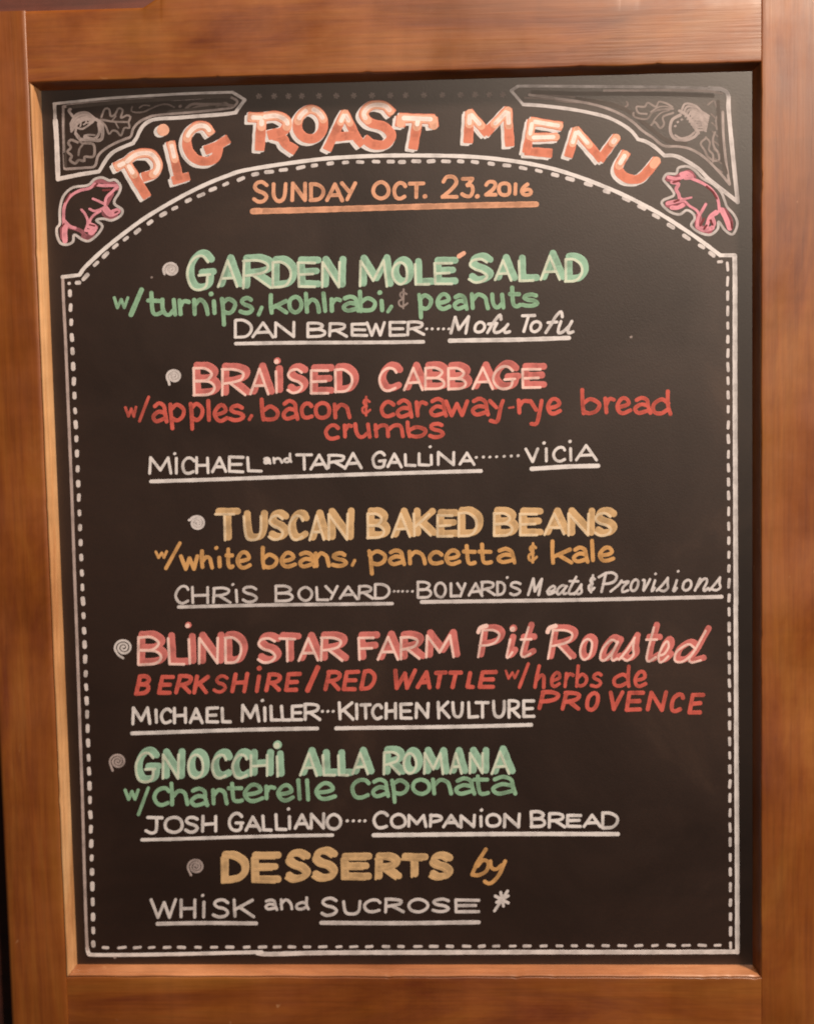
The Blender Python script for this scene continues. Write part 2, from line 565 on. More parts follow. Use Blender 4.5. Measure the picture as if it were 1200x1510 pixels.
def wob(seed):
    r = random.Random(seed)
    comp = [(r.uniform(0.00003, 0.00012), r.uniform(8, 140), r.uniform(0, 6.28)) for _ in range(7)]
    chips = [(r.uniform(-0.36, 0.36), r.uniform(0.0012, 0.004), r.uniform(0.0002, 0.0008)) for _ in range(7)]
    def f(s):
        e = sum(a * math.sin(k * s + p) for a, k, p in comp)
        for c, wdt, dep in chips:
            e += dep * math.exp(-((s - c) / wdt) ** 2)
        return e
    return f

def sweep(name, place, s0, s1, prof, mat, parent, label=None, n=260, mitre=0.0, jit=None, smooth=True):
    """prof: (outward q, depth y) pairs; mitre=1 shortens inward points as a mitred strip; place(s,q,y)->xyz"""
    v, f = [], []
    m = len(prof(s0))
    for i in range(n + 1):
        t = i / n
        for k, (q, y) in enumerate(prof(s0 + (s1 - s0) * t)):
            cut = -q * mitre if q < 0 else 0.0
            s = (s0 + cut) + (s1 - s0 - 2 * cut) * t
            e = jit(s) if jit else 0.0
            wq = max(0.0, 1 - abs(q) / 0.007)
            v.append(place(s, q + e * wq, y))
    for i in range(n):
        for k in range(m - 1):
            f.append((i * m + k, i * m + k + 1, (i + 1) * m + k + 1, (i + 1) * m + k))
    f.append(tuple(range(m)))
    f.append(tuple(range(n * m + m - 1, n * m - 1, -1)))
    o = link(name, v, f, mat, parent, label, None, smooth)
    if smooth:
        md = o.modifiers.new('edges', 'EDGE_SPLIT')
        md.split_angle = math.radians(38)
    return o

places = {
    'left': lambda s, q, y: (-HX - q, y, s),
    'right': lambda s, q, y: (HX + q, y, s),
    'top': lambda s, q, y: (s, y, HZ + q),
    'bottom': lambda s, q, y: (s, y, -HZ - q),
}
RAIL, STILE, BACK = 0.0577, 0.0505, 0.030

def round_prof(y0):
    def p(s):
        return [(-0.0001, 0.024), (-0.0001, y0 + 0.0010), (-0.0004, y0 + 0.0014), (-0.0009, y0 + 0.0028), (-0.0015, y0 + 0.0050), (-0.0024, 0.0080),
                (-0.0038, 0.0118), (-0.0052, 0.0148), (-0.0060, 0.0166), (-0.0060, 0.024)]
    return p

def plank_prof(width, y0, e1=0.0004):
    def p(s):
        w = width(s) if callable(width) else width
        return [(0.0, BACK), (0.0, y0 + e1), (0.0003, y0 + e1 * 0.35), (0.0011, y0), (0.004, y0), (0.012, y0), (0.028, y0), (0.042, y0), (w - 0.003, y0),
                (w - 0.0012, y0 + 0.0005), (w - 0.0003, y0 + 0.0016), (w, y0 + 0.003), (w, BACK)]
    return p

def crest(s):
    a = abs(s)
    if a > 0.203:
        return RAIL
    if a > 0.188:
        t = (0.203 - a) / 0.015
        return RAIL + 0.009 * t
    return RAIL + 0.009 + 0.03 * (1 - ((a / 0.188) ** 2)) ** 0.5

def bead_prof(y0):
    def p(s):
        return [(-0.0001, 0.024), (-0.0001, y0 + 0.0010), (-0.0006, y0 + 0.0003), (-0.0015, y0 + 0.0002), (-0.0024, y0 + 0.0009), (-0.0031, y0 + 0.0024),
                (-0.0034, y0 + 0.0038), (-0.0036, y0 + 0.0052), (-0.0042, y0 + 0.0060), (-0.0050, 0.0095), (-0.0056, 0.0130), (-0.0060, 0.0166), (-0.0060, 0.024)]
    return p

jl, jr, jt, jb = wob(1), wob(2), wob(3), wob(4)
def inside(j, lim):
    def f(s):
        k = max(0.0, min(1.0, (lim - abs(s)) / 0.004))
        return j(s) * k
    return f
left = sweep('stile', places['left'], -HZ - 0.066, HZ + RAIL, plank_prof(STILE, -0.0010, 0.0012), M['wood_v'], menu,
             'left upright of the frame with worn inner edge coloured pale as if lit', jit=inside(jl, HZ))
right = sweep('stile', places['right'], -HZ - 0.066, HZ + RAIL, plank_prof(STILE, 0.0002), M['wood_v2'], menu,
              'right upright of the frame catching a soft sheen near its top', jit=inside(jr, HZ))
top = sweep('rail', places['top'], -HX + 0.00012, HX - 0.00012, plank_prof(crest, 0.0), M['wood_h'], menu,
            'top board of the frame with a crest rising past a shoulder', n=420, jit=inside(jt, HX))
bottom = sweep('rail', places['bottom'], -HX + 0.00012, HX - 0.00012, plank_prof(0.066, 0.0), M['wood_h2'], menu,
               'bottom board of the frame with small pale nicks', jit=inside(jb, HX))
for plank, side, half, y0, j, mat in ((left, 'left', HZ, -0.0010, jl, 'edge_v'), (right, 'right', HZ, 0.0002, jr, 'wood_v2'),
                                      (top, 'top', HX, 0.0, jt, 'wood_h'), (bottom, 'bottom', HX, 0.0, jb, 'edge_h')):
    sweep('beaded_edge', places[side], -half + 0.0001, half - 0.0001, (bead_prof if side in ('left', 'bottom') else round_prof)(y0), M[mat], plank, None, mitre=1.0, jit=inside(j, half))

# ------------------------------------------------------------------ title
TITLE = {   # letter: stroke width, strokes
    'P': (14, [('L', [(172, 246), (186, 239)]), ('L', [(188, 242), (216, 289)]), ('C', [(184, 241), (201, 228), (222, 227), (233, 241), (229, 255), (213, 261)])]),
    'i': (13, [('L', [(252, 211), (264, 263)]), ('L', [(257, 266), (277, 260.5)])]),
    'G': (14, [('C', [(311, 196), (303, 186.5), (289, 187), (277, 200), (277, 219), (288, 234), (305, 238), (318, 232), (322, 218)]), ('L', [(305, 221), (319, 216), (335, 206)])]),
    'R': (15, [('L', [(369, 173), (388, 174)]), ('L', [(386, 175), (383, 219)]), ('C', [(386, 173), (408, 171), (423, 180), (418, 193), (398, 199)]), ('C', [(404, 199), (416, 204), (422, 213), (434, 221)])]),
    'O': (14, [('O', [(454, 162), (441, 174), (439, 191), (449, 203), (464, 204), (475, 193), (476, 176), (467, 164)])]),
    'A': (13, [('L', [(483, 219), (508, 167), (527, 205), (533, 212)]), ('L', [(497, 202), (520, 200)])]),
    'S': (14, [('C', [(577, 166), (566, 156), (547, 156), (536, 168), (546, 181), (566, 187), (577, 200), (568, 213), (550, 213), (539, 206)])]),
    'T': (15, [('L', [(590, 184), (591, 174), (638, 176), (639, 185)]), ('L', [(616, 175), (609, 217)])]),
    'M': (14, [('L', [(690, 208), (692, 167), (717, 195), (748, 163), (751, 213)])]),
    'E': (13, [('L', [(826, 186), (784, 179), (776, 223), (811, 226)]), ('L', [(780, 203), (819, 202)])]),
    'N': (13, [('L', [(838, 229), (849, 192), (885, 234), (908, 203)])]),
    'U': (14, [('C', [(922, 226), (911, 248), (922, 262), (941, 264), (955, 252), (967, 237)])]),
}
SPLIT = {'P': 258, 'i': 236, 'G': 206, 'R': 188, 'O': 180, 'A': 183, 'S': 178, 'T': 188, 'M': 186, 'E': 203, 'N': 214, 'U': 246}
for ch, (w, strokes) in TITLE.items():
    fill, rim, sheen = Ink(True, 0.93), Ink(True, 0.93), Ink(k=0.93)
    w += 1.4
    for kind, pts in strokes:
        fill.stroke(kind, pts, w, 2, 0)
        rim.stroke(kind, [(x - 5.0, y + 4.0) for x, y in pts], w - 1.0, 0)
        rim.stroke(kind, [(x - 1.6, y + 1.2) for x, y in pts], w + 1.6, 1)
        # pale upper part of the letter
        for piece in ([pts] if kind in 'CO' else [list(z) for z in zip(pts[:-1], pts[1:])]):
            dense = Ink.curve(piece, kind == 'O') if kind in 'CO' else Ink.dense(piece)
            run = []
            for p in dense + [None]:
                if p is not None and p[1] < SPLIT[ch]:
                    run.append((p[0] + 0.5, p[1]))
                else:
                    if len(run) > 4:
                        sheen._ribbon(run[1:], w * 0.84, 3, 0)
                        sheen._ribbon(run[2:-2], w * 0.46, 4, 1) if len(run) > 6 else None
                    run = []
    if ch == 'i':
        rim.square = fill.square = False
        rim.dot(236.5, 194, 20, 0); fill.dot(240.8, 191.8, 18.5, 2, 1)
    o = fill.build('title_letter', [M['salmon'], M['peach']], menu, 'salmon letter %s of the arched title' % ch)
    rim.build('letter_outline', [M['white']], o)
    if sheen.v:
        sheen.build('letter_highlight', [M['peach'], M['peach_hi']], o)

# date line
date = write('S 372 397 266 300.4;U 400 424 269 299.4;N 428 454 268 298;D 455 480 269 298;A 479 508 269 298;Y 500.5 527 267 297.3;'
             'O 547 576 266 296;C 578 600.5 267 296;T 600.4 627.5 268 294;. 626.5 289.6 7;2 649 676.5 257.7 293;3 677.5 700.5 261 292;'
             '. 703.5 289.6 7.5;2 713 734 265 290.4;0 731.7 754.6 267 291;1 757 762 269 289;6 765.5 786.5 269 290', 6.4)
dt = date.build('date_lettering', [M['orange']], menu, 'orange date line reading Sunday Oct. 23. 2016')
u = Ink(); u.line(373, 311.3, 790, 301.2, 10)
u.line(374, 311.5, 383, 311.2, 10.5, 1)
u.build('underline', [M['orange']], dt)

# ------------------------------------------------------------------ dishes
def heading(specs, w, fill, hi, label, slant=0.0, off=(-0.46, 0.40), hw=0.38):
    st = random.getstate()
    a = write(specs, w, slant, Ink(k=0.95), lay=1)
    random.setstate(st)
    b = Ink(k=0.95)
    for s in specs.split(';'):
        s = s.strip()
        tk = s.split()
        w2, sl2 = w, slant
        if tk[0] == '.':
            for i in range(1, len(tk), 3):
                b.dot(float(tk[i]) - 1.2, float(tk[i + 1]) + 1, float(tk[i + 2]) * 0.7, 3)
            continue
        if tk[0][0] == '~':
            w2, sl2 = (float(v) for v in tk[0][1:].split(':'))
            s = ' '.join(tk[1:])
        for kind, pts in glyph(s, w2, sl2):
            b.stroke(kind, [(x + off[0] * w2, y + off[1] * w2) for x, y in pts], w2 * hw, 3)
    o = a.build('dish_heading', [M[fill]], menu, label)
    b.build('letter_highlight', [M[hi]], o)
    return o

def side_line(specs, w, mat, label, slant=0.0):
    return write(specs, w, slant).build('ingredient_line', [M[mat]], menu, label)

def chef_line(specs, w, unders, label, mat='white', slant=0.0):
    o = write(specs, w * 0.92, slant).build('chef_line', [M[mat]], menu, label)
    for (x0, y0, x1, y1, uw) in unders:
        k = Ink(); k.line(x0 + uw / 2, y0, x1 - uw / 2, y1, uw)
        k.build('underline', [M[mat]], o)
    return o

heading('G 275.6 321 368 428;A 320 361.5 375 423.5;R 357 410 375.6 425;D 401 440.6 377.7 424.6;E 438.5 475.5 378.7 423;N 474 512.5 378 423.5;'
        'M 528.5 582 375.6 422.5;O 577 611.5 377.7 419.4;L 610.5 644 381 419.6;E 639 677 379 419.4;'
        'S 690 729.6 373.5 416.7;A 728 764.5 375 413.7;L 763 797.5 376 414.6;A 795 835.5 369 412.5;D 831.7 868.8 373.5 415.8',
        10.6, 'green', 'green_hi', 'green heading reading Garden Mole Salad')
acc = Ink(); acc.line(676.5, 378, 683.5, 373.5, 7.5)
acc.build('accent_mark', [M['peach']], menu, 'pale orange accent mark over the word Mole')
side_line('~5:0 w 166 191 437 456;- 193.5 464 209 427.5 8.5;t 215 241 439 467 429 443.5;u 236 262 439 467;r 262 282 440 466.5;n 283 309.5 439 466.5;'
          'i 310.5 322 441 465;. 311.5 433.5 7.5;p 324 350 438 465.5 481.5;s 351.7 375.6 436 464.5;- 386 453.5 381.5 464 6.5;'
          'k 396 426 440 464 432;o 423 448.5 435 463.5;h 448 474 438 462.5 430.5;l 472 484.5 440 462 429.5;r 485 505 438 461.5;a 503 531.5 434 461.5;'
          'b 527 556.5 436 461.5 427;i 556.5 568.5 441 461;. 560 431.5 7.5;- 577 452 572 459.5 6;'
          'p 614.6 639 432 458.5 471.5;e 641 666.5 431 458.5;a 666.5 691.5 432 458.5;n 692 722.5 431 457.5;u 722 745.5 431 456.5;t 748 769.5 432 454.8 421.5 434;s 767 795 431 454.5',
          7.0, 'green_thin', 'green line naming turnips, kohlrabi and peanuts')
write('& 586 602 425.6 456', 3.2).build('ampersand', [M['grey_dim']], menu, 'faint rubbed ampersand beside the word kohlrabi')
chef_line('D 345 374 470.4 499.6;A 371 405 473.5 499;N 404 436.5 473.5 498.8;B 452 481.5 474.6 498.5;R 484 513 475 497.8;E 516.7 543.5 476 496.8;W 539 569 473.5 496.5;'
          'E 572 599.5 473.5 496.5;R 599 627 472.5 495.6;. 629 485 4.2 637 485 4.2 646 485 4.2 653.7 485 4.2 661.5 485 4.2;'
          '~5:.28 M 661 696 465 493.5;~5:.2 o_ 696 717 472.5 492.5;~5:.25 f_ 713 737 473 493 461.5;~5:.2 u_ 725 750.5 476 492.5;'
          '~5:.3 T 760 790.5 463 491.5;~5:.2 o_ 778 799.5 471.5 491.5;~5:.25 f_ 799 826 470 493 457.5;~5:.2 u_ 819 844 472 493',
          5.2, [(345, 507, 627, 503.7, 6), (659.5, 503, 842, 498.5, 7.2)], 'white line crediting Dan Brewer, Mofu Tofu')

heading('B 284.6 327.5 534 583.5;R 326 373 536 583;A 367.5 407 535 581.5;i 404 420.5 539 579;. 409 532.3 10;S 422.5 457.5 535.6 579.5;E 457 494.5 537.5 580.3;D 493 530.5 536.5 578.5;'
        'C 558 595.5 533.5 577;A 594 633.5 534 575.5;B 625.6 666 533.5 574.5;B 659 697.5 534.6 574.5;A 695.5 737 533.5 573.5;G 726 770 531.5 574;E 768.5 807.5 535.5 572',
        10.6, 'red', 'red_hi', 'coral heading reading Braised Cabbage')
side_line('~4.5:0 w 183 203.5 598.5 616;- 206 621 219.5 585.5 5;a 223 249 592 624.5;p 248 274 594 622.5 635;p 278 302 593 622 635;l 302 313 592 622.5 588.5;e 313.5 338 594.5 623.5;'
          's 335.6 362 595.5 622.5;- 371 613 367.8 618.5 5.5;b 383 413.5 596 622 586.5;a 414 442 588.5 621;c 441 463 591.5 619.5;o 462 489 591 619.5;n 490 519 594 618.5;'
          '~4:0 & 532 547.5 584 614;c 559 583.5 589.5 617.5;a 582.5 610 587.5 617.5;r 611 631.5 590 616;a 631.5 660.5 585.5 616;w 654 692.5 588.5 615.5;a 692.5 723 585.5 614.5;'
          'y 719 744.5 588.5 608 623.5;- 750 601.5 757 600.5 3.2;r 761 783 587.5 612;y 779 802 588 613 627.5;e 804 829 585.5 613;'
          'b 854.5 886.5 584.5 612 571.5;r 889 908 584.5 611;e 906 932 584.5 612;a 932.5 961.5 583.5 612;d 958.5 991.5 585 613 574',
          6.6, 'red_thin', 'coral line naming apples, bacon and caraway rye bread')
side_line('c 477 502 624 650.5;r 505 521 624 647;u 521 548 623 647.5;m 550 597 624 646.5;b 598 630.5 626 646.5 620;s 631 656.5 622 647.5', 6.4, 'red_thin', 'coral word crumbs under its line')
chef_line('M 218 255 673 700;I 257 263.5 674 699.5;. 258 669 4.5;C 267 288.5 673 700.5;H 288 309 673 699.5;A 311.5 336 673 697.5;E 335.6 361 672 697.5;L 363 387.5 673 696.5;'
          '~4:0 a 387 400.5 674 684.6;~4:0 n 401.5 417.5 674 684;~4:0 d 417 431 674 683 667;'
          'T 435.5 461.5 669 694.5;A 456.5 484.5 669 693.5;R 482 512 669 692;A 506 535 667 692.5;G 547.5 571 665 691.5;A 569.5 594 667 690.5;L 595 615 668 688.5;L 615 634.5 667 688;'
          'I 633 639 669 687;. 634.2 658.8 4.5;N 643.5 672 665 687;A 675.5 701 665.5 687;. 702 674.5 4.3 712.5 674 4.3 722 674 4.3 732 673.5 4.3 743 673 4.3 753.5 672.5 4.3 763.5 672 4.3;'
          'V 773 795 660 683;I 801 808.5 660 682;. 801.8 653.3 5;C 813 835 657.5 682.5;I 838 844 659 680.5;. 840 651 5;A 847 881 655 680.6',
          5.2, [(220, 709.5, 712, 694.6, 6.2), (780, 691, 885, 686.7, 7.2)], 'white line crediting Michael and Tara Gallina, Vicia')

heading('T 316 357 749 797;U 358.5 396.5 752.5 797;S 395 428.5 751.5 796;C 425 458 751.5 796.7;A 455 488.5 752 796.3;N 483 524.5 749 796.3;'
        'B 540.5 577 748.7 794;A 576.5 615.5 748.7 792;K 608 645.7 749 790.3;E 643 678 751 791.3;D 674.6 714 748 791.3;B 727 766 748 790.3;E 764.5 802.5 749 789.3;A 800.5 842 748.7 788.5;N 836 879 748.7 789.5;S 875 912 748 790.5',
        10.6, 'gold', 'gold_hi', 'golden heading reading Tuscan Baked Beans')
side_line('~4.5:0 w 228 248 811.5 824;- 245 838 265.5 801 6;w 264 295 817 841.5;h 294.5 316.5 817 839.5 809.5;i 319 328.5 820 838.5;. 319.2 808 6.3;t 331 346.5 818 839.5 807 819.5;e 346.5 372 812 840;'
          'b 384 411.5 814 839.5 805;e 411.5 438 812 838.5;a 438.5 466.5 812 838;n 462 488 813 837.5;s 487 513.5 813 837.5;- 523 826.5 519.5 833.5 5.5;'
          'p 541.5 571 810 835.5 848.5;a 571 599 808.7 835;n 600 629.5 811 834;c 629.5 654.5 811 834.5;e 653.5 680.5 809 834.5;t 680.5 703.5 812 834.5 802 813.5;t 702.5 727.5 811 833.5 799.5 813.5;a 730.5 762 806.5 832;'
          '~4.6:0 & 777 793 799 831;k 811 845 806 832.5 795;a 842 869.5 804.5 831;l 867 879.5 806 829 794.5;e 880.5 907 804.5 830',
          6.6, 'gold_thin', 'golden line naming white beans, pancetta and kale')
chef_line('C 257.5 280 862.5 891.5;H 282 309 864.5 890.5;R 313 342 865.5 890;I 345 352.5 868.5 889.5;. 343.5 862 4.4;S 356 381 863.5 889.5;B 405 434 862.5 888.7;O 438.5 462 864.5 887.5;L 465 485.5 864.5 886.5;'
          'Y 478 500 862.5 885.5;A 499 528.5 863.5 884.7;R 527 551.5 862.5 884.5;D 551 576 859.5 884.3;. 581 872 3.8 587 872 3.8 593.5 872 3.8 600.5 872 3.8 608 872 3.8;'
          'B 614 637.5 856.5 883;O 639.5 658.5 857.5 883.3;L 662 678 858.5 881;Y 672 687.5 858.5 881;A 688.5 712.5 858.5 880.3;R 708 731.5 856.5 879.3;D 731 746.5 856.5 879;. 747.6 851.6 4;S 750.5 769.5 856.5 879;'
          '~4.6:.28 M 776 803 851.5 879;~4.2:.25 e_ 803 820 862.5 878;~4.2:.25 a_ 817 836 861.5 878;~4.2:.3 t_ 832 851 861 878 849 857.5;~4.2:.25 s_ 845 861 860.5 878;~4.2:.1 & 865 879.5 846.5 875.5;'
          '~4.6:.22 P 884 912 843 875;- 882.5 851 893 845 4.4;~4.2:.4 r_ 900 927 854.5 874.5;~4.4:.25 o_ 925.5 943 852.5 873.5;~4.2:.2 v_ 942 959 852.5 873.5;~4.2:.3 i_ 957 968 854.5 873.5;. 966 846.3 4;'
          '~4.2:.3 s_ 968 989 851 873.5;~4.2:.3 i_ 989 1000 853.5 873.5;. 999.3 842.5 4;~4.4:.25 o_ 1002 1021 853 872.7;~4.4:.3 n_ 1022 1045 851.5 873;~4.2:.3 s_ 1045 1066 850.5 872.5',
          4.8, [(261, 895, 581, 889.6, 5.4), (618.5, 888.2, 1066.5, 880.4, 6.2)], 'white line crediting Chris Bolyard, Bolyard\'s Meats and Provisions', 'white_soft')

heading('B 203 249.5 931 980.5;L 247 282.5 933 980;i 276 293 934 978.5;. 278 921.8 9;N 292.5 333.5 932 978.5;D 331 367 932 978;S 379 417.5 932 977.5;T 411 446 933 975;A 439.5 480 932 974.5;R 472 516 932 974.3;'
        'F 527 562 932 973;A 556 597.5 930 973;R 589 629 931 972;M 626 680 928 969.5;'
        '~9.5:.16 P 703 746.5 921 969.5;~9.5:.14 i_ 743 765 935 970;. 756.5 926.7 11;~9.5:.14 t_ 762 791 934 969 917 939;~9.5:.16 R 806 858 921 971.5;~9.5:.18 o_ 851 883 934 972.8;~9.5:.22 a_ 880 919 936.5 975;'
        '~9.5:.3 s_ 913 948 934 974;~9.5:.14 t_ 946 976 935 976 917.5 939.5;~9.5:.2 e_ 966 995 938 977;~9.5:.3 d_ 989 1040 941 976.5 922',
        10.6, 'red', 'red_hi', 'coral heading reading Blind Star Farm Pit Roasted')
for pts in ([(705, 932), (708, 926), (717, 923)], [(807, 932), (810, 926), (819, 923)]):
    srf = Ink(); srf.stroke('C', pts, 7, 2)
    srf.build('letter_swash', [M['red_hi']], menu)
side_line('~7:.22 B 197.5 227 994 1026;E 231 259 995 1025;R 257 288 994 1024;K 282.5 312 995 1024;~5.5:.2 S 313 339 994 1023;H 339 368.5 991 1022;i 372 388 995 1022;. 382.5 985.5 7.5;R 389 419 992 1020.5;E 418 445 991 1020.5;'
          '- 453.5 1018 468.5 984.5 8.5;R 476 507.5 988 1019.5;E 503 532 988 1019.5;D 529 557.5 987 1018.5;W 574 615 986 1017.5;A 612.5 641 988 1016.5;T 635 660 989 1016.5;T 656 683 989 1016.5;L 685 704 989 1016;E 703.5 734 988 1016;'
          '~4:.1 w 742.5 766 988 1002;- 765.5 1013.5 778.5 979 5.5;~6:.2 h 785 808 991 1016 979.5;~5.5:.12 e 809 829 989.5 1014.5;~5.5:.15 r 829 847.5 991 1015;~5.5:.1 b 846 868 991 1014.5 980;~5.5:.1 s 869 890 990.5 1014.5;'
          '~6:.12 d 900.5 932 991 1014.5 980.5;~6:.12 e 931 956 988 1014.5',
          6.8, 'red_thin', 'coral line naming Berkshire and Red Wattle with herbs', 0.2)
side_line('P 792 826.5 1018 1047;R 825.5 860 1019 1048;O 859.5 887 1019 1050;V 892 920.5 1018 1049;E 919.5 951 1019 1049.5;N 950.5 985 1018 1049.5;C 984 1011 1021 1052;E 1012 1040 1022 1053.5', 6.8, 'red_thin', 'coral word Provence under its line', 0.2)
chef_line('M 192.7 223.5 1042 1069.5;I 227.5 234 1044.5 1067.5;C 236 254.5 1043 1068.5;H 255 276.5 1042 1067.7;A 278.5 300.5 1043 1067.7;E 303 323.5 1042 1067;L 325 342 1042 1066.5;'
          'M 354 384 1038 1065.5;I 387 394 1041 1064.5;. 387 1033 5;L 397 415.5 1039 1064.5;L 413 430 1039 1064;E 428.5 447.5 1039 1063.5;R 447 474 1036.5 1063.5;. 475.5 1049 4.4 483.5 1049 4.4 491.3 1049 4.4;'
          'K 498 523 1034.5 1062.5;I 523 529.5 1036 1061.5;T 529.5 548.5 1037 1061;C 546.5 565.5 1037 1062.5;H 567 585.5 1035 1061.5;E 588 609 1036 1061.5;N 611 634 1035 1060.5;'
          'K 643.5 664.5 1033 1060.5;U 665 684.5 1034 1059.5;L 688 706.5 1034 1059.5;T 699.5 722 1034 1059.5;U 724.5 746 1032 1059.5;R 747.5 768 1031 1059.5;E 769.5 789.5 1031.5 1058.8',
          5.6, [(192, 1081, 471, 1074, 6.2), (492.5, 1074.6, 786, 1069, 6.2)], 'white line crediting Michael Miller, Kitchen Kulture')

heading('G 199 240.5 1101 1153.5;N 239 275.5 1104 1148.5;O 276 310.5 1103.5 1148.3;C 312 344.5 1104 1148.3;C 341.5 375.5 1104 1147.5;H 369 405 1105 1144.3;i 404.5 422.5 1106.5 1145;. 409.3 1098.5 13;'
        'A 441.5 478 1101.5 1144;L 475 505 1104.5 1143.5;L 497 524 1105.5 1143.5;A 518.5 553 1101.5 1142;R 564.5 600.5 1100.5 1142;O 593.5 624.5 1102 1141.5;M 623 664.5 1102 1141.5;A 662 691.5 1102 1140.5;N 690.5 723 1102 1140.5;A 723 761 1100 1141.5',
        10.6, 'green', 'green_hi', 'green heading reading Gnocchi alla Romana')
side_line('~5.5:0 w 182 206.5 1162.5 1181;- 204.5 1201 219 1162 5.5;C 225 252.5 1159 1190.5;h 250 280.5 1162 1189 1153;a 279 309.5 1160 1190.5;n 311 338 1162 1187.5;t 334 360.5 1163 1184.5 1152.5 1162.5;e 357.5 390.5 1154.5 1184;r 389 408 1157 1180;'
          'e 406.5 435.5 1155.5 1183;l 434.5 447 1157 1181 1147.5;l 446.5 460.5 1157 1181.5 1147.5;e 462.5 497 1152.5 1181;C 516 547 1147 1179;a 546 576 1147 1177;p 575 604 1148 1173.5 1185.5;o 605 636.5 1147 1173.5;n 635 668 1147 1173;'
          'a 668 702 1145 1173.5;t 695.5 723 1148 1174 1142 1150;a 722.5 763 1142.5 1173.5',
          6.6, 'green_thin', 'green line naming chanterelle caponata')
chef_line('J 213 242 1203.5 1230.5;O 241.5 271.5 1203 1229.7;S 271.5 294.5 1203 1229;H 296.5 320.5 1202 1228;G 336 361 1197 1227;A 360 386 1202 1227;L 385.5 403 1201.5 1226.5;L 404.5 424.5 1199 1225.5;I 423.5 431 1202 1223.7;. 425.4 1193 5;'
          'A 432.5 457.5 1199 1223.7;N 456.5 480.5 1198 1223.7;O 479.5 505 1199 1224.7;. 512 1210.5 4.6 521 1210.5 4.6 530 1210.5 4.6 538 1210.5 4.6;'
          'C 548.5 573.5 1196 1223.5;O 574 600 1199 1222.5;M 599.5 630 1200 1220.7;P 632 653.5 1200 1221;A 651 678.5 1200 1221;N 677 702 1200.5 1221.7;I 705.5 713 1202 1220.5;. 709.7 1194.6 5;O 714.5 739.5 1198.5 1221;N 741 768 1198.5 1221.5;'
          'B 780.5 805.5 1195 1221.7;R 807 834.5 1197.5 1221.7;E 833.5 858 1200 1221;A 858.5 887 1200 1221;D 886 913 1197 1223',
          5.6, [(207, 1238, 493, 1231.5, 5.4), (547.5, 1231.2, 914, 1229.7, 7)], 'white line crediting Josh Galliano, Companion Bread')

heading('D 326 369.5 1255.5 1301.5;E 370 416.5 1256 1301;S 420 460.5 1252 1300;S 459.5 500.5 1249 1298.5;E 502.5 550 1257.5 1296.7;R 552 594.5 1257.5 1296.7;T 591 633 1258.5 1293.5;S 632 670.5 1256 1296.7',
        10.6, 'gold', 'gold', 'golden heading reading Desserts')
by = Ink()
by.stroke('L', [(716, 1252.5), (703, 1273), (696, 1289)], 6.4, 0); by.stroke('C', [(704, 1277), (712, 1268.5), (719.5, 1272), (717, 1284), (706, 1290.5), (696, 1290)], 6, 0)
by.stroke('C', [(723, 1270), (724, 1279), (731, 1282), (739, 1276)], 6, 0); by.stroke('C', [(744.5, 1270), (736, 1289), (727, 1300), (720, 1303), (714.5, 1300)], 6.4, 0)
by.build('script_word', [M['gold_thin']], menu, 'golden slanted script word by')
chef_line('W 221 261.5 1324.5 1355;H 265 289.5 1325 1354.3;I 297 304.5 1327.5 1354.3;. 299 1320.5 4.6;S 312.5 339.5 1325 1354.3;K 342.5 377 1325 1353.7;'
          '~4.6:0 a 389 410.5 1325 1343;~4.6:0 n 412 433 1325 1342.5;~4.6:0 d 434.5 457 1328 1342.5 1321.5;'
          'S 472 499.5 1322.5 1351.7;U 504.5 533 1327.5 1350.5;C 534.5 563 1325 1346.7;R 566 597 1324 1346.7;O 600 633 1324 1346.7;S 635.5 664.5 1324 1346.7;E 669.5 708 1325 1346.7',
          5.4, [(229.5, 1362, 381, 1361.2, 6.2), (470.5, 1361.2, 709, 1360.5, 6.6)], 'white line crediting Whisk and Sucrose', 'white_soft')
ast = Ink()
for a, b in (((748, 1314), (729, 1343)), ((730, 1321.5), (749, 1331.5)), ((749, 1321), (732, 1330.5)), ((738, 1316), (742, 1336))):
    ast.stroke('L', [a, b], 5, 0)
ast.build('asterisk', [M['white_soft']], menu, 'white asterisk after the last line')

# spiral bullets
def bullet(x, y, r, start, turns, mat, label, tail=None, w=4.2, back=True):
    k = Ink()
    pts = []
    n = 46
    for i in range(n):
        t = i / (n - 1)
        a = start + turns * 2 * math.pi * t
        rr = r * (1 - 0.9 * t)
        pts.append((x + rr * math.cos(a), y + rr * math.sin(a) * 0.93))
    if tail:
        pts = [tail] + pts
    k.stroke('C', pts, w, 1, 0)
    if back:
        k.dot(x + 0.6, y, r * 1.5, 0, 1)
    k.build('bullet', [M[mat], M['faint' if mat != 'white' else 'grey_dim']], menu, label)
bullet(252.5, 397.5, 11.5, 2.5, 2.4, 'white_soft', 'white spiral bullet beside the salad heading', (243, 404), 4.2)
bullet(257, 555, 11, 2.4, 2.4, 'white_soft', 'white spiral bullet beside the cabbage heading', (250, 567), 4.0)
bullet(291, 771.5, 11.5, 3.6, 2.6, 'white_soft', 'white spiral bullet beside the beans heading', (279, 767), 4.0, False)
bullet(182.5, 955, 13, 2.7, 2.4, 'white_soft', 'open white spiral bullet beside the pit roasted heading', None, 3.6, False)
k = Ink(); k.stroke('C', [(182, 970.5), (174, 965), (169.5, 956)], 3.6, 1); k.build('bullet_tail', [M['white_soft']], menu, 'tail of the open spiral bullet')
bullet(174, 1123, 12, 2.6, 2.5, 'white_dim', 'pinkish spiral bullet beside the gnocchi heading', (166.5, 1136.5), 3.5, False)
bullet(289, 1278, 12, 2.7, 2.6, 'white_dim', 'grey spiral bullet beside the desserts heading', (282, 1290.5), 3.5, False)

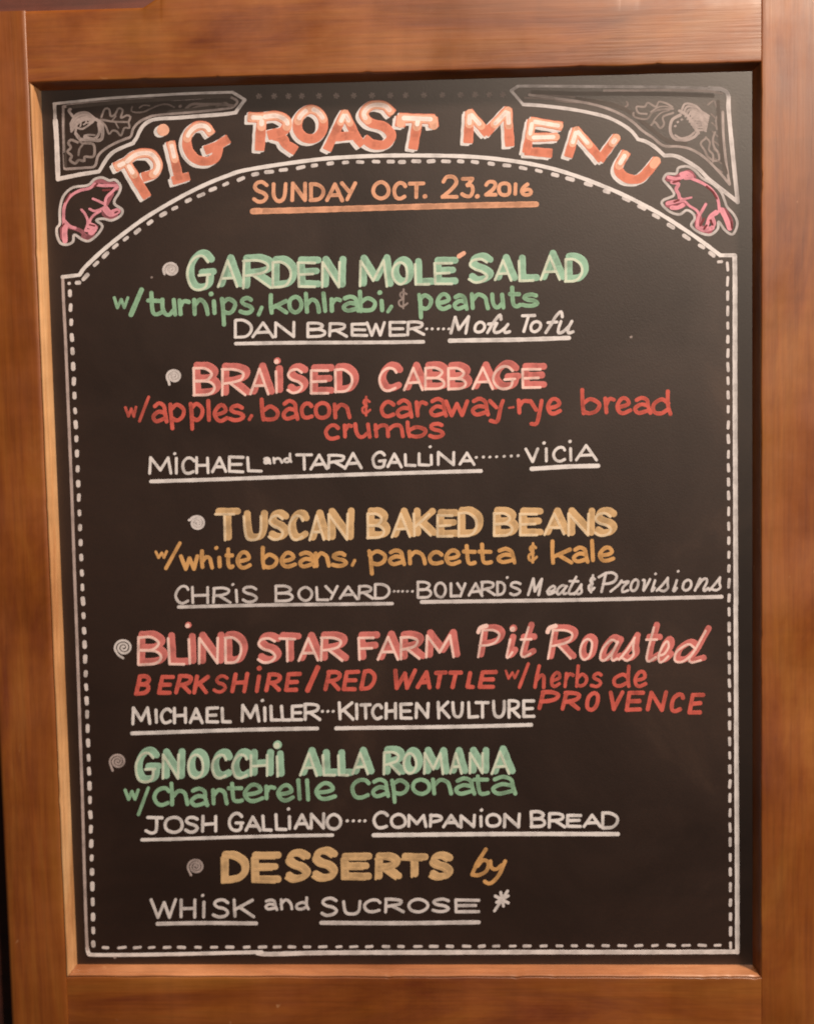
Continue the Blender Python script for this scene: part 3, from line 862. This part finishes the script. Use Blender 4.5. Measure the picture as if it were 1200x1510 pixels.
# ------------------------------------------------------------------ border
ARCH = [(118, 405), (124, 396), (134, 386), (150, 371), (168, 356), (186, 342), (202, 330), (218, 319), (236, 308), (255, 297), (275, 286), (295, 276), (315, 267), (336, 259), (357, 252), (400, 244.5), (442, 238.5), (480, 234), (520, 231.3), (565, 229.6), (610, 229.3), (660, 229.8),
        (700, 231.5), (737, 235), (775, 240.5), (813, 248.5), (852, 260.5), (890, 275), (920, 288), (948, 302), (977, 318), (1005, 336), (1030, 353), (1060, 375.5)]
LEFT = [(93, 409), (94, 440), (95.5, 470), (97, 500), (101.5, 610), (106, 720), (110.5, 850), (114.5, 960), (118.5, 1080), (122, 1180), (125, 1290), (128, 1380), (129.5, 1400)]
bd = Ink()
bd.stroke('C', LEFT, 4.8, 0, 1)
bd.line(92.5, 408.5, 118, 405.5, 6)
bd.stroke('C', ARCH, 6.6)
bd.line(1061, 376.5, 1083, 376.5, 6.5)
bd.stroke('C', [(1082.5, 378), (1083, 420), (1083, 560), (1083.5, 700), (1084, 820), (1084.5, 890)], 8)
bd.stroke('C', [(1084, 892), (1084.5, 960), (1085, 1100), (1086, 1250), (1086.5, 1404)], 7.6)
bd.stroke('C', [(129, 1398), (131, 1405.5), (138, 1408), (200, 1408), (270, 1406.8), (330, 1405.3), (386, 1404)], 6)
bd.stroke('C', [(380, 1405.5), (400, 1407), (480, 1405), (640, 1404.5), (800, 1404), (960, 1404), (1086, 1403.5)], 7.4)
bd.build('border_line', [M['white'], M['white_dim']], menu, 'white arched outline bordering the menu')

ds = Ink()
def dash(x, y, tx, ty, L, w):
    L = L * random.uniform(0.85, 1.15)
    k = max(0.1, (L - w) / 2)
    a = random.uniform(-0.10, 0.10)
    tx, ty = tx * math.cos(a) - ty * math.sin(a), tx * math.sin(a) + ty * math.cos(a)
    ds._ribbon(Ink.dense([(x - tx * k, y - ty * k), (x + tx * k, y + ty * k)], 1.2), w * random.uniform(0.88, 1.1), 0, 0)
AD = [(126.5, 408.5), (142, 389), (156, 376), (170.5, 363), (186, 352), (203, 341), (221.5, 328), (241, 316), (258, 307), (278, 295.6), (296.6, 287.7), (314, 279), (333, 271.5), (355.5, 264), (376.5, 257), (397, 253.5), (418, 250.5), (443.5, 247), (463.6, 244),
      (487, 241), (509.5, 239.6), (531, 239), (554.5, 238.4), (576, 238.4), (592.6, 239), (613.6, 237.8), (635.5, 237.8), (657.4, 238), (679, 238), (700, 239), (724, 241.5), (747, 244), (771, 248), (794, 252), (818, 258), (840, 264), (867, 272), (894, 282.5),
      (922.6, 294), (945.6, 306), (966.7, 319), (988.5, 333.5), (1011.5, 349.8), (1033.7, 363.5), (1049, 375)]
for i, (x, y) in enumerate(AD):
    a, b = AD[max(i - 1, 0)], AD[min(i + 1, len(AD) - 1)]
    L = math.hypot(b[0] - a[0], b[1] - a[1])
    dash(x, y, (b[0] - a[0]) / L, (b[1] - a[1]) / L, 13.5, 6.2)
dash(115.5, 417, 1, 0.05, 11, 6); dash(102.5, 418, 1, 0, 6, 5.5); dash(1061, 386, 1, 0, 11, 5)
y = 432.5
while y < 1392:      # left side
    t = (y - 432) / (1380 - 432)
    dash(103.5 + 34.5 * (1 - max(0.0, 1 - t) ** 1.25), y, 0.035, 1, 13.0 if y > 440 else 11, 6.4)
    y += 21.3 + random.uniform(-1.6, 1.6)
y = 393
while y < 1400:      # right side
    t = (y - 390) / 1000
    dash(1072 + 4.5 * t, y, 0.0, 1, 14.5, 5.0)
    y += 21.6 + random.uniform(-2, 2)
x = 156
while x < 1070:      # foot
    dash(x, 1397.5 - 3.5 * (x - 150) / 900, 1, -0.02, 13, 4.6)
    x += 23.0 + random.uniform(-2, 2)
ds.build('dashed_line', [M['white_soft']], menu, 'dashed white line running inside the border')
tk = Ink()
for x in (382, 404.5, 425.5, 445, 470.5, 496, 521.5, 548.5, 575.5, 598, 625, 652, 679, 700, 721, 741):
    y = 142 - 0.007 * (x - 382)
    r = 3.6
    for a in (0.2, 1.3, 2.3):
        tk.line(x - r * math.cos(a), y - r * math.sin(a), x + r * math.cos(a), y + r * math.sin(a), 2.6)
tk.build('star_row', [M['faint']], menu, 'row of faint little grey stars above the title')

# ------------------------------------------------------------------ corner ornaments
def px8(ox, oy, s):
    return lambda pts: [(ox + x / s, oy + y / s) for x, y in pts]

q = px8(75, 130, 8.0)
L1 = Ink()
OUT = [(80, 153), (110, 150), (160, 145), (230, 140.5), (290, 137.5), (343, 136)]
L1.stroke('C', OUT, 4.4); L1.line(343, 136, 361, 147, 5); L1.line(361, 147.5, 348, 165, 6)
L1.stroke('C', [(348, 166), (330, 168.5), (290, 171.5), (258, 174), (236, 175), (222, 178), (212, 185), (206, 194), (202, 203), (197, 210)], 6.2)
L1.stroke('C', [(197, 211), (182, 217), (168, 224), (158, 234), (147, 252)], 6.2)
L1.line(146, 253, 120, 257, 6.5); L1.line(120, 257, 86, 264, 7)
L1.line(81, 154, 82, 185, 5.4); L1.stroke('C', [(82, 178), (84, 210), (86, 264)], 8.0)
o = L1.build('corner_ornament', [M['white_soft']], menu, 'chalk corner panel with an acorn above the word Pig')
L2 = Ink()
L2.stroke('C', q([(150, 220), (300, 195), (600, 170), (900, 150), (1150, 130)]) + [(260, 146.5), (300, 144), (338, 142)], 5.0)
L2.stroke('C', [(338, 142), (350, 149), (346, 156), (335, 160), (290, 165), (240, 169), (225, 171)], 4.0)
L2.stroke('C', q([(1190, 330), (1060, 390), (980, 470), (945, 570), (880, 600), (760, 650), (640, 720), (560, 800), (520, 920), (400, 940), (180, 955)]), 4.2)
L2.stroke('C', q([(150, 230), (150, 500), (165, 950)]), 4.0)
RB = Ink()
RB.stroke('C', [(100, 158), (160, 152), (230, 147), (300, 143), (338, 142)], 7, 0)
RB.stroke('C', [(250, 165), (290, 161), (330, 156)], 6, 0)
RB.stroke('C', [(94, 170), (95, 205), (97, 245)], 5, 0)
RB.build('rubbed_shading', [M['rub']], o)
L2.build('inner_outline', [M['grey']], o)
AC = Ink()
for i in range(7):   # hatched cup
    t = i / 6
    AC.stroke('C', q([(235 + 10 * t, 420 + 95 * t), (300 + 40 * t, 310 + 95 * t), (420 + 20 * t, 285 + 85 * t), (540 - 70 * t, 370 + 30 * t)]), 3.2)
AC.stroke('C', q([(260, 330), (215, 265), (235, 250)]), 4.5)
AC.stroke('C', q([(290, 540), (310, 470), (380, 480), (500, 400)]), 3.4, 1)
AC.stroke('C', q([(540, 370), (605, 430), (600, 600), (480, 610), (350, 600), (300, 540)]), 5.5)
AC.stroke('C', q([(565, 420), (575, 520), (520, 595), (400, 575)]), 4.5)
AC.stroke('C', q([(400, 560), (450, 550), (520, 555)]), 3.0, 1)
for k_ in range(4):
    AC.stroke('C', q([(270 + 70 * k_, 330 - 18 * (k_ % 3)), (300 + 60 * k_, 400), (310 + 40 * k_, 470 - 20 * k_)]), 2.4)
AC.build('acorn_drawing', [M['grey']], o)
LF = Ink()
LF.stroke('C', q([(590, 370), (740, 395), (900, 400)]), 3.4)
LF.stroke('C', q([(720, 390), (770, 330)]), 2.2)
LF.stroke('C', q([(760, 398), (800, 470)]), 2.2)
LF.stroke('C', q([(600, 340), (640, 245), (690, 250), (710, 330), (760, 310), (800, 240), (850, 260), (830, 350), (900, 320), (940, 340), (920, 400)]), 3.4)
LF.stroke('C', q([(600, 390), (650, 450), (690, 540), (730, 500), (780, 510), (830, 560), (870, 470), (930, 470), (920, 410)]), 3.2)
LF.build('oak_leaf_drawing', [M['grey_dim']], o)
LF = Ink()
LF.stroke('C', q([(330, 790), (340, 720), (380, 660), (350, 630), (330, 560)]), 3.4)
LF.stroke('C', q([(320, 640), (240, 610), (210, 650), (240, 700), (200, 750), (250, 800), (230, 850), (290, 890), (330, 850), (400, 860), (400, 810), (500, 810), (520, 740), (500, 660), (400, 650)]), 4.2)
LF.build('oak_leaf_drawing', [M['grey_dim']], o)
r7 = px8(200, 120, 6.667)
SW = Ink()
SW.stroke('C', r7([(-30, 250), (-40, 290), (0, 305), (80, 300), (150, 270), (230, 235), (310, 225), (380, 255)]), 2.8)
SW.stroke('C', r7([(40, 260), (80, 235), (140, 240)]), 2.4)
SW.dot(*r7([(440, 245)])[0], 5)
SW.stroke('C', r7([(500, 265), (560, 225), (700, 225), (830, 225), (960, 240)]), 4.5)
SW.stroke('C', r7([(560, 265), (660, 240), (780, 255), (880, 210), (930, 255)]), 3)
SW.build('scroll_drawing', [M['faint']], o)

q = px8(920, 120, 6.667)
R1 = Ink()
R1.stroke('C', [(763, 127), (800, 127), (860, 127.5), (928, 128), (985, 128.5), (1045, 130.5)], 4.6)
R1.line(763, 127.5, 753.5, 133.5, 5); R1.line(753.5, 134, 771, 154, 5)
R1.stroke('C', [(1045, 130.5), (1064, 132), (1073, 140), (1073.5, 160), (1077, 200), (1082, 250), (1087, 298)], 7.2)
R1.line(1087, 298, 1043, 263, 6.5)
R1.stroke('C', [(1043, 263), (1028, 248), (1005, 234), (992, 229.5), (979, 229.5)], 6.4)
R1.stroke('C', [(979, 229.5), (965, 217), (952, 209), (940, 205.5)], 6.2)
R1.stroke('C', [(940, 205), (930, 193), (915, 182.5), (895, 173), (870, 166.5), (840, 161), (800, 156), (771, 154)], 5.8)
o = R1.build('corner_ornament', [M['white_soft']], menu, 'chalk corner panel with an acorn right of the word Menu')
R2 = Ink()
R2.stroke('C', [(780, 140), (820, 145), (870, 153), (905, 164), (930, 178), (947, 193), (962, 203), (978, 215), (1000, 216), (1020, 221), (1040, 234), (1060, 254), (1075, 272)], 4.2)
R2.stroke('C', [(1075, 272), (1070, 240), (1066, 200), (1065, 165)], 4.2)
R2.stroke('C', q([(-200, 90), (100, 90), (400, 85), (800, 95), (960, 120)]), 4)
RB = Ink()
RB.stroke('C', [(785, 136), (850, 138), (930, 138), (1000, 139), (1050, 141)], 7, 0)
RB.stroke('C', [(850, 146), (900, 154), (930, 166), (960, 190), (985, 208), (1010, 212)], 7, 0)
RB.stroke('C', [(1058, 150), (1060, 190), (1064, 230), (1070, 255)], 6, 0)
RB.build('rubbed_shading', [M['rub']], o)
R2.build('inner_outline', [M['grey']], o)
AC = Ink()
for i in range(8):
    t = i / 7
    AC.stroke('C', q([(560 + 140 * t, 290 + 190 * t), (600 + 130 * t, 220 + 200 * t), (700 + 90 * t, 240 + 200 * t), (760 + 20 * t, 300 + 180 * t)]), 3.6)
    AC.stroke('C', q([(650 + 50 * t, 300 + 180 * t), (740 + 40 * t, 290 + 190 * t), (830 - 30 * t, 340 + 150 * t)]), 3.4)
AC.stroke('C', q([(540, 290), (620, 340), (680, 440), (730, 510)]), 4.6, 1)
AC.stroke('C', q([(550, 330), (470, 380), (450, 480), (490, 560), (590, 580), (680, 550), (720, 510)]), 5.0)
AC.stroke('C', q([(500, 530), (560, 560), (640, 540), (690, 500)]), 3.4)
AC.dot(*q([(525, 400)])[0], 3.4); AC.dot(*q([(565, 375)])[0], 3.4); AC.dot(*q([(500, 440)])[0], 3.4)
AC.build('acorn_drawing', [M['grey']], o)
LF = Ink()
LF.stroke('C', q([(480, 270), (380, 275), (280, 300), (220, 370), (100, 350), (90, 310)]), 3.2)
LF.stroke('C', q([(440, 285), (360, 310), (300, 370), (280, 410)]), 2.2)
LF.stroke('C', q([(470, 260), (400, 245), (330, 255), (260, 300)]), 2.2)
LF.stroke('C', q([(480, 310), (380, 350), (390, 420), (350, 460), (300, 400), (250, 440), (210, 410)]), 3.4)
LF.stroke('C', q([(470, 250), (420, 220), (340, 200), (310, 250), (230, 210), (200, 250), (120, 250), (140, 310), (220, 320)]), 3.2)
LF.build('oak_leaf_drawing', [M['grey_dim']], o)
LF = Ink()
LF.stroke('C', q([(800, 550), (840, 600), (830, 670), (870, 720), (870, 790)]), 3.2)
LF.stroke('C', q([(800, 560), (750, 610), (790, 680), (820, 740), (880, 780), (930, 770), (920, 700), (880, 640), (870, 570), (890, 500)]), 3.4)
LF.stroke('C', q([(820, 230), (880, 190), (900, 240), (930, 300), (900, 380), (910, 470)]), 2.8)
LF.build('oak_leaf_drawing', [M['grey_dim']], o)
r6 = px8(740, 110, 6.0)
SW = Ink()
SW.stroke('C', r6([(200, 205), (400, 215), (560, 240), (700, 245), (850, 230), (960, 265), (1050, 300), (1110, 270), (1100, 240)]), 3.0)
SW.dot(*r6([(720, 212)])[0], 4)
SW.stroke('C', r6([(240, 170), (420, 180), (640, 200)]), 3)
SP = Ink()
for k_ in range(7):
    SP.line(1048 + 2.2 * k_ * 0.4, 168 + 13 * k_, 1056 + 1.4 * k_, 176 + 13 * k_, 2.2)
SP.build('stipple_marks', [M['faint']], o)
SW.build('scroll_drawing', [M['faint']], o)

# ------------------------------------------------------------------ pigs
def pig(conv, outline, strokes, label):
    a = Ink()
    for w, pts, mi in strokes:
        a.stroke('C', conv(pts), w * (0.82 if mi == 0 else 0.9), 1 if mi == 0 else (2 if mi == 2 else 0), mi)
    o = a.build('pig_drawing', [M['pink'], M['pink_soft'], M['maroon']], menu, label)
    b = Ink(); b.stroke('O', conv(outline), 4.2, 3)
    b.build('pig_outline', [M['white_soft']], o)

pig(px8(70, 250, 8.0),
    [(150, 640), (150, 480), (190, 320), (300, 215), (480, 185), (560, 115), (650, 95), (730, 130), (800, 122), (862, 190), (850, 270), (795, 360), (800, 415), (885, 475), (865, 545), (760, 600),
     (660, 580), (580, 600), (650, 665), (600, 760), (500, 840), (420, 830), (320, 770), (305, 850), (240, 885), (160, 870), (118, 780), (115, 690)],
    [(6, [(195, 650), (200, 450), (270, 320), (380, 250), (500, 220), (560, 170)], 0), (9, [(560, 160), (640, 130), (720, 165), (800, 175), (830, 220)], 1), (6, [(580, 180), (660, 190), (760, 190), (830, 190)], 0),
     (6, [(830, 200), (770, 260), (700, 330), (680, 410)], 0), (6, [(770, 290), (720, 380), (690, 430)], 1), (5, [(540, 345), (600, 370), (660, 400)], 0), (5, [(500, 465), (560, 490), (650, 460), (690, 430)], 0),
     (13, [(690, 470), (740, 520), (830, 490)], 0), (12, [(680, 520), (740, 560), (800, 540)], 1), (5, [(405, 475), (450, 530), (480, 620), (450, 720)], 0), (5, [(630, 490), (560, 530), (510, 590), (500, 650)], 0),
     (13, [(500, 660), (560, 690), (520, 740)], 0), (12, [(560, 680), (500, 790), (440, 790)], 1), (6, [(460, 720), (520, 720), (580, 690)], 0), (7, [(210, 660), (300, 690), (390, 720), (450, 780)], 1),
     (11, [(215, 660), (205, 740), (210, 840)], 0), (9, [(180, 700), (180, 800)], 1), (6, [(210, 610), (270, 670), (330, 690)], 0),
     (3, [(180, 670), (200, 640)], 2), (4, [(660, 245), (740, 240)], 2), (4, [(560, 200), (590, 170)], 2), (3, [(800, 510), (830, 495)], 2), (3, [(500, 650), (560, 665)], 2), (3, [(210, 380), (270, 280)], 2)],
    'pink pig sketch tilted beside the word Pig')
pig(px8(960, 230, 8.0),
    [(140, 275), (185, 212), (290, 208), (318, 140), (430, 125), (520, 180), (600, 265), (720, 330), (815, 420), (860, 520), (890, 600), (970, 690), (1012, 790), (985, 890), (940, 925), (860, 870),
     (790, 775), (780, 860), (690, 930), (560, 900), (468, 820), (508, 740), (490, 680), (415, 640), (330, 690), (220, 660), (130, 580), (135, 525), (262, 465), (240, 400), (175, 325)],
    [(11, [(195, 265), (270, 270), (350, 230), (440, 200), (490, 250)], 1), (8, [(350, 215), (420, 200), (480, 250), (400, 260)], 0), (7, [(200, 250), (300, 270), (400, 240)], 0), (7, [(240, 310), (320, 330), (290, 390), (320, 450), (330, 500)], 0),
     (13, [(200, 570), (290, 560), (380, 560)], 1), (8, [(190, 560), (280, 540), (380, 520)], 0), (9, [(240, 610), (310, 610), (370, 580)], 0), (5, [(330, 490), (400, 540), (450, 590), (530, 640), (560, 690)], 0), (4, [(380, 510), (470, 490)], 0),
     (6, [(480, 270), (600, 320), (710, 400), (780, 510), (800, 640)], 0), (6, [(640, 570), (600, 640), (550, 730), (540, 820)], 0), (13, [(550, 720), (560, 840), (680, 880)], 1), (9, [(540, 830), (620, 870), (720, 850)], 0),
     (8, [(760, 660), (690, 720), (650, 830)], 0), (7, [(720, 720), (740, 800), (700, 860)], 0), (6, [(810, 620), (770, 680), (690, 710)], 0), (11, [(830, 640), (880, 740), (920, 850)], 0), (9, [(860, 640), (930, 760), (930, 850)], 1),
     (4, [(270, 540), (320, 520)], 2), (4, [(575, 820), (620, 740)], 2), (4, [(620, 860), (650, 820)], 2), (4, [(695, 760), (720, 810)], 2), (4, [(940, 780), (950, 850)], 2), (4, [(260, 310), (330, 290)], 2), (4, [(650, 360), (720, 420), (770, 500)], 2)],
    'pink pig sketch tilted below the word Menu')

# stray chalk specks
sp = Ink()
for x, y, w in ((930, 497, 4), (224, 409, 3.2), (170, 1412, 4)):
    sp.dot(x, y, w)
sp.build('chalk_specks', [M['grey_dim']], menu)['kind'] = 'stuff'
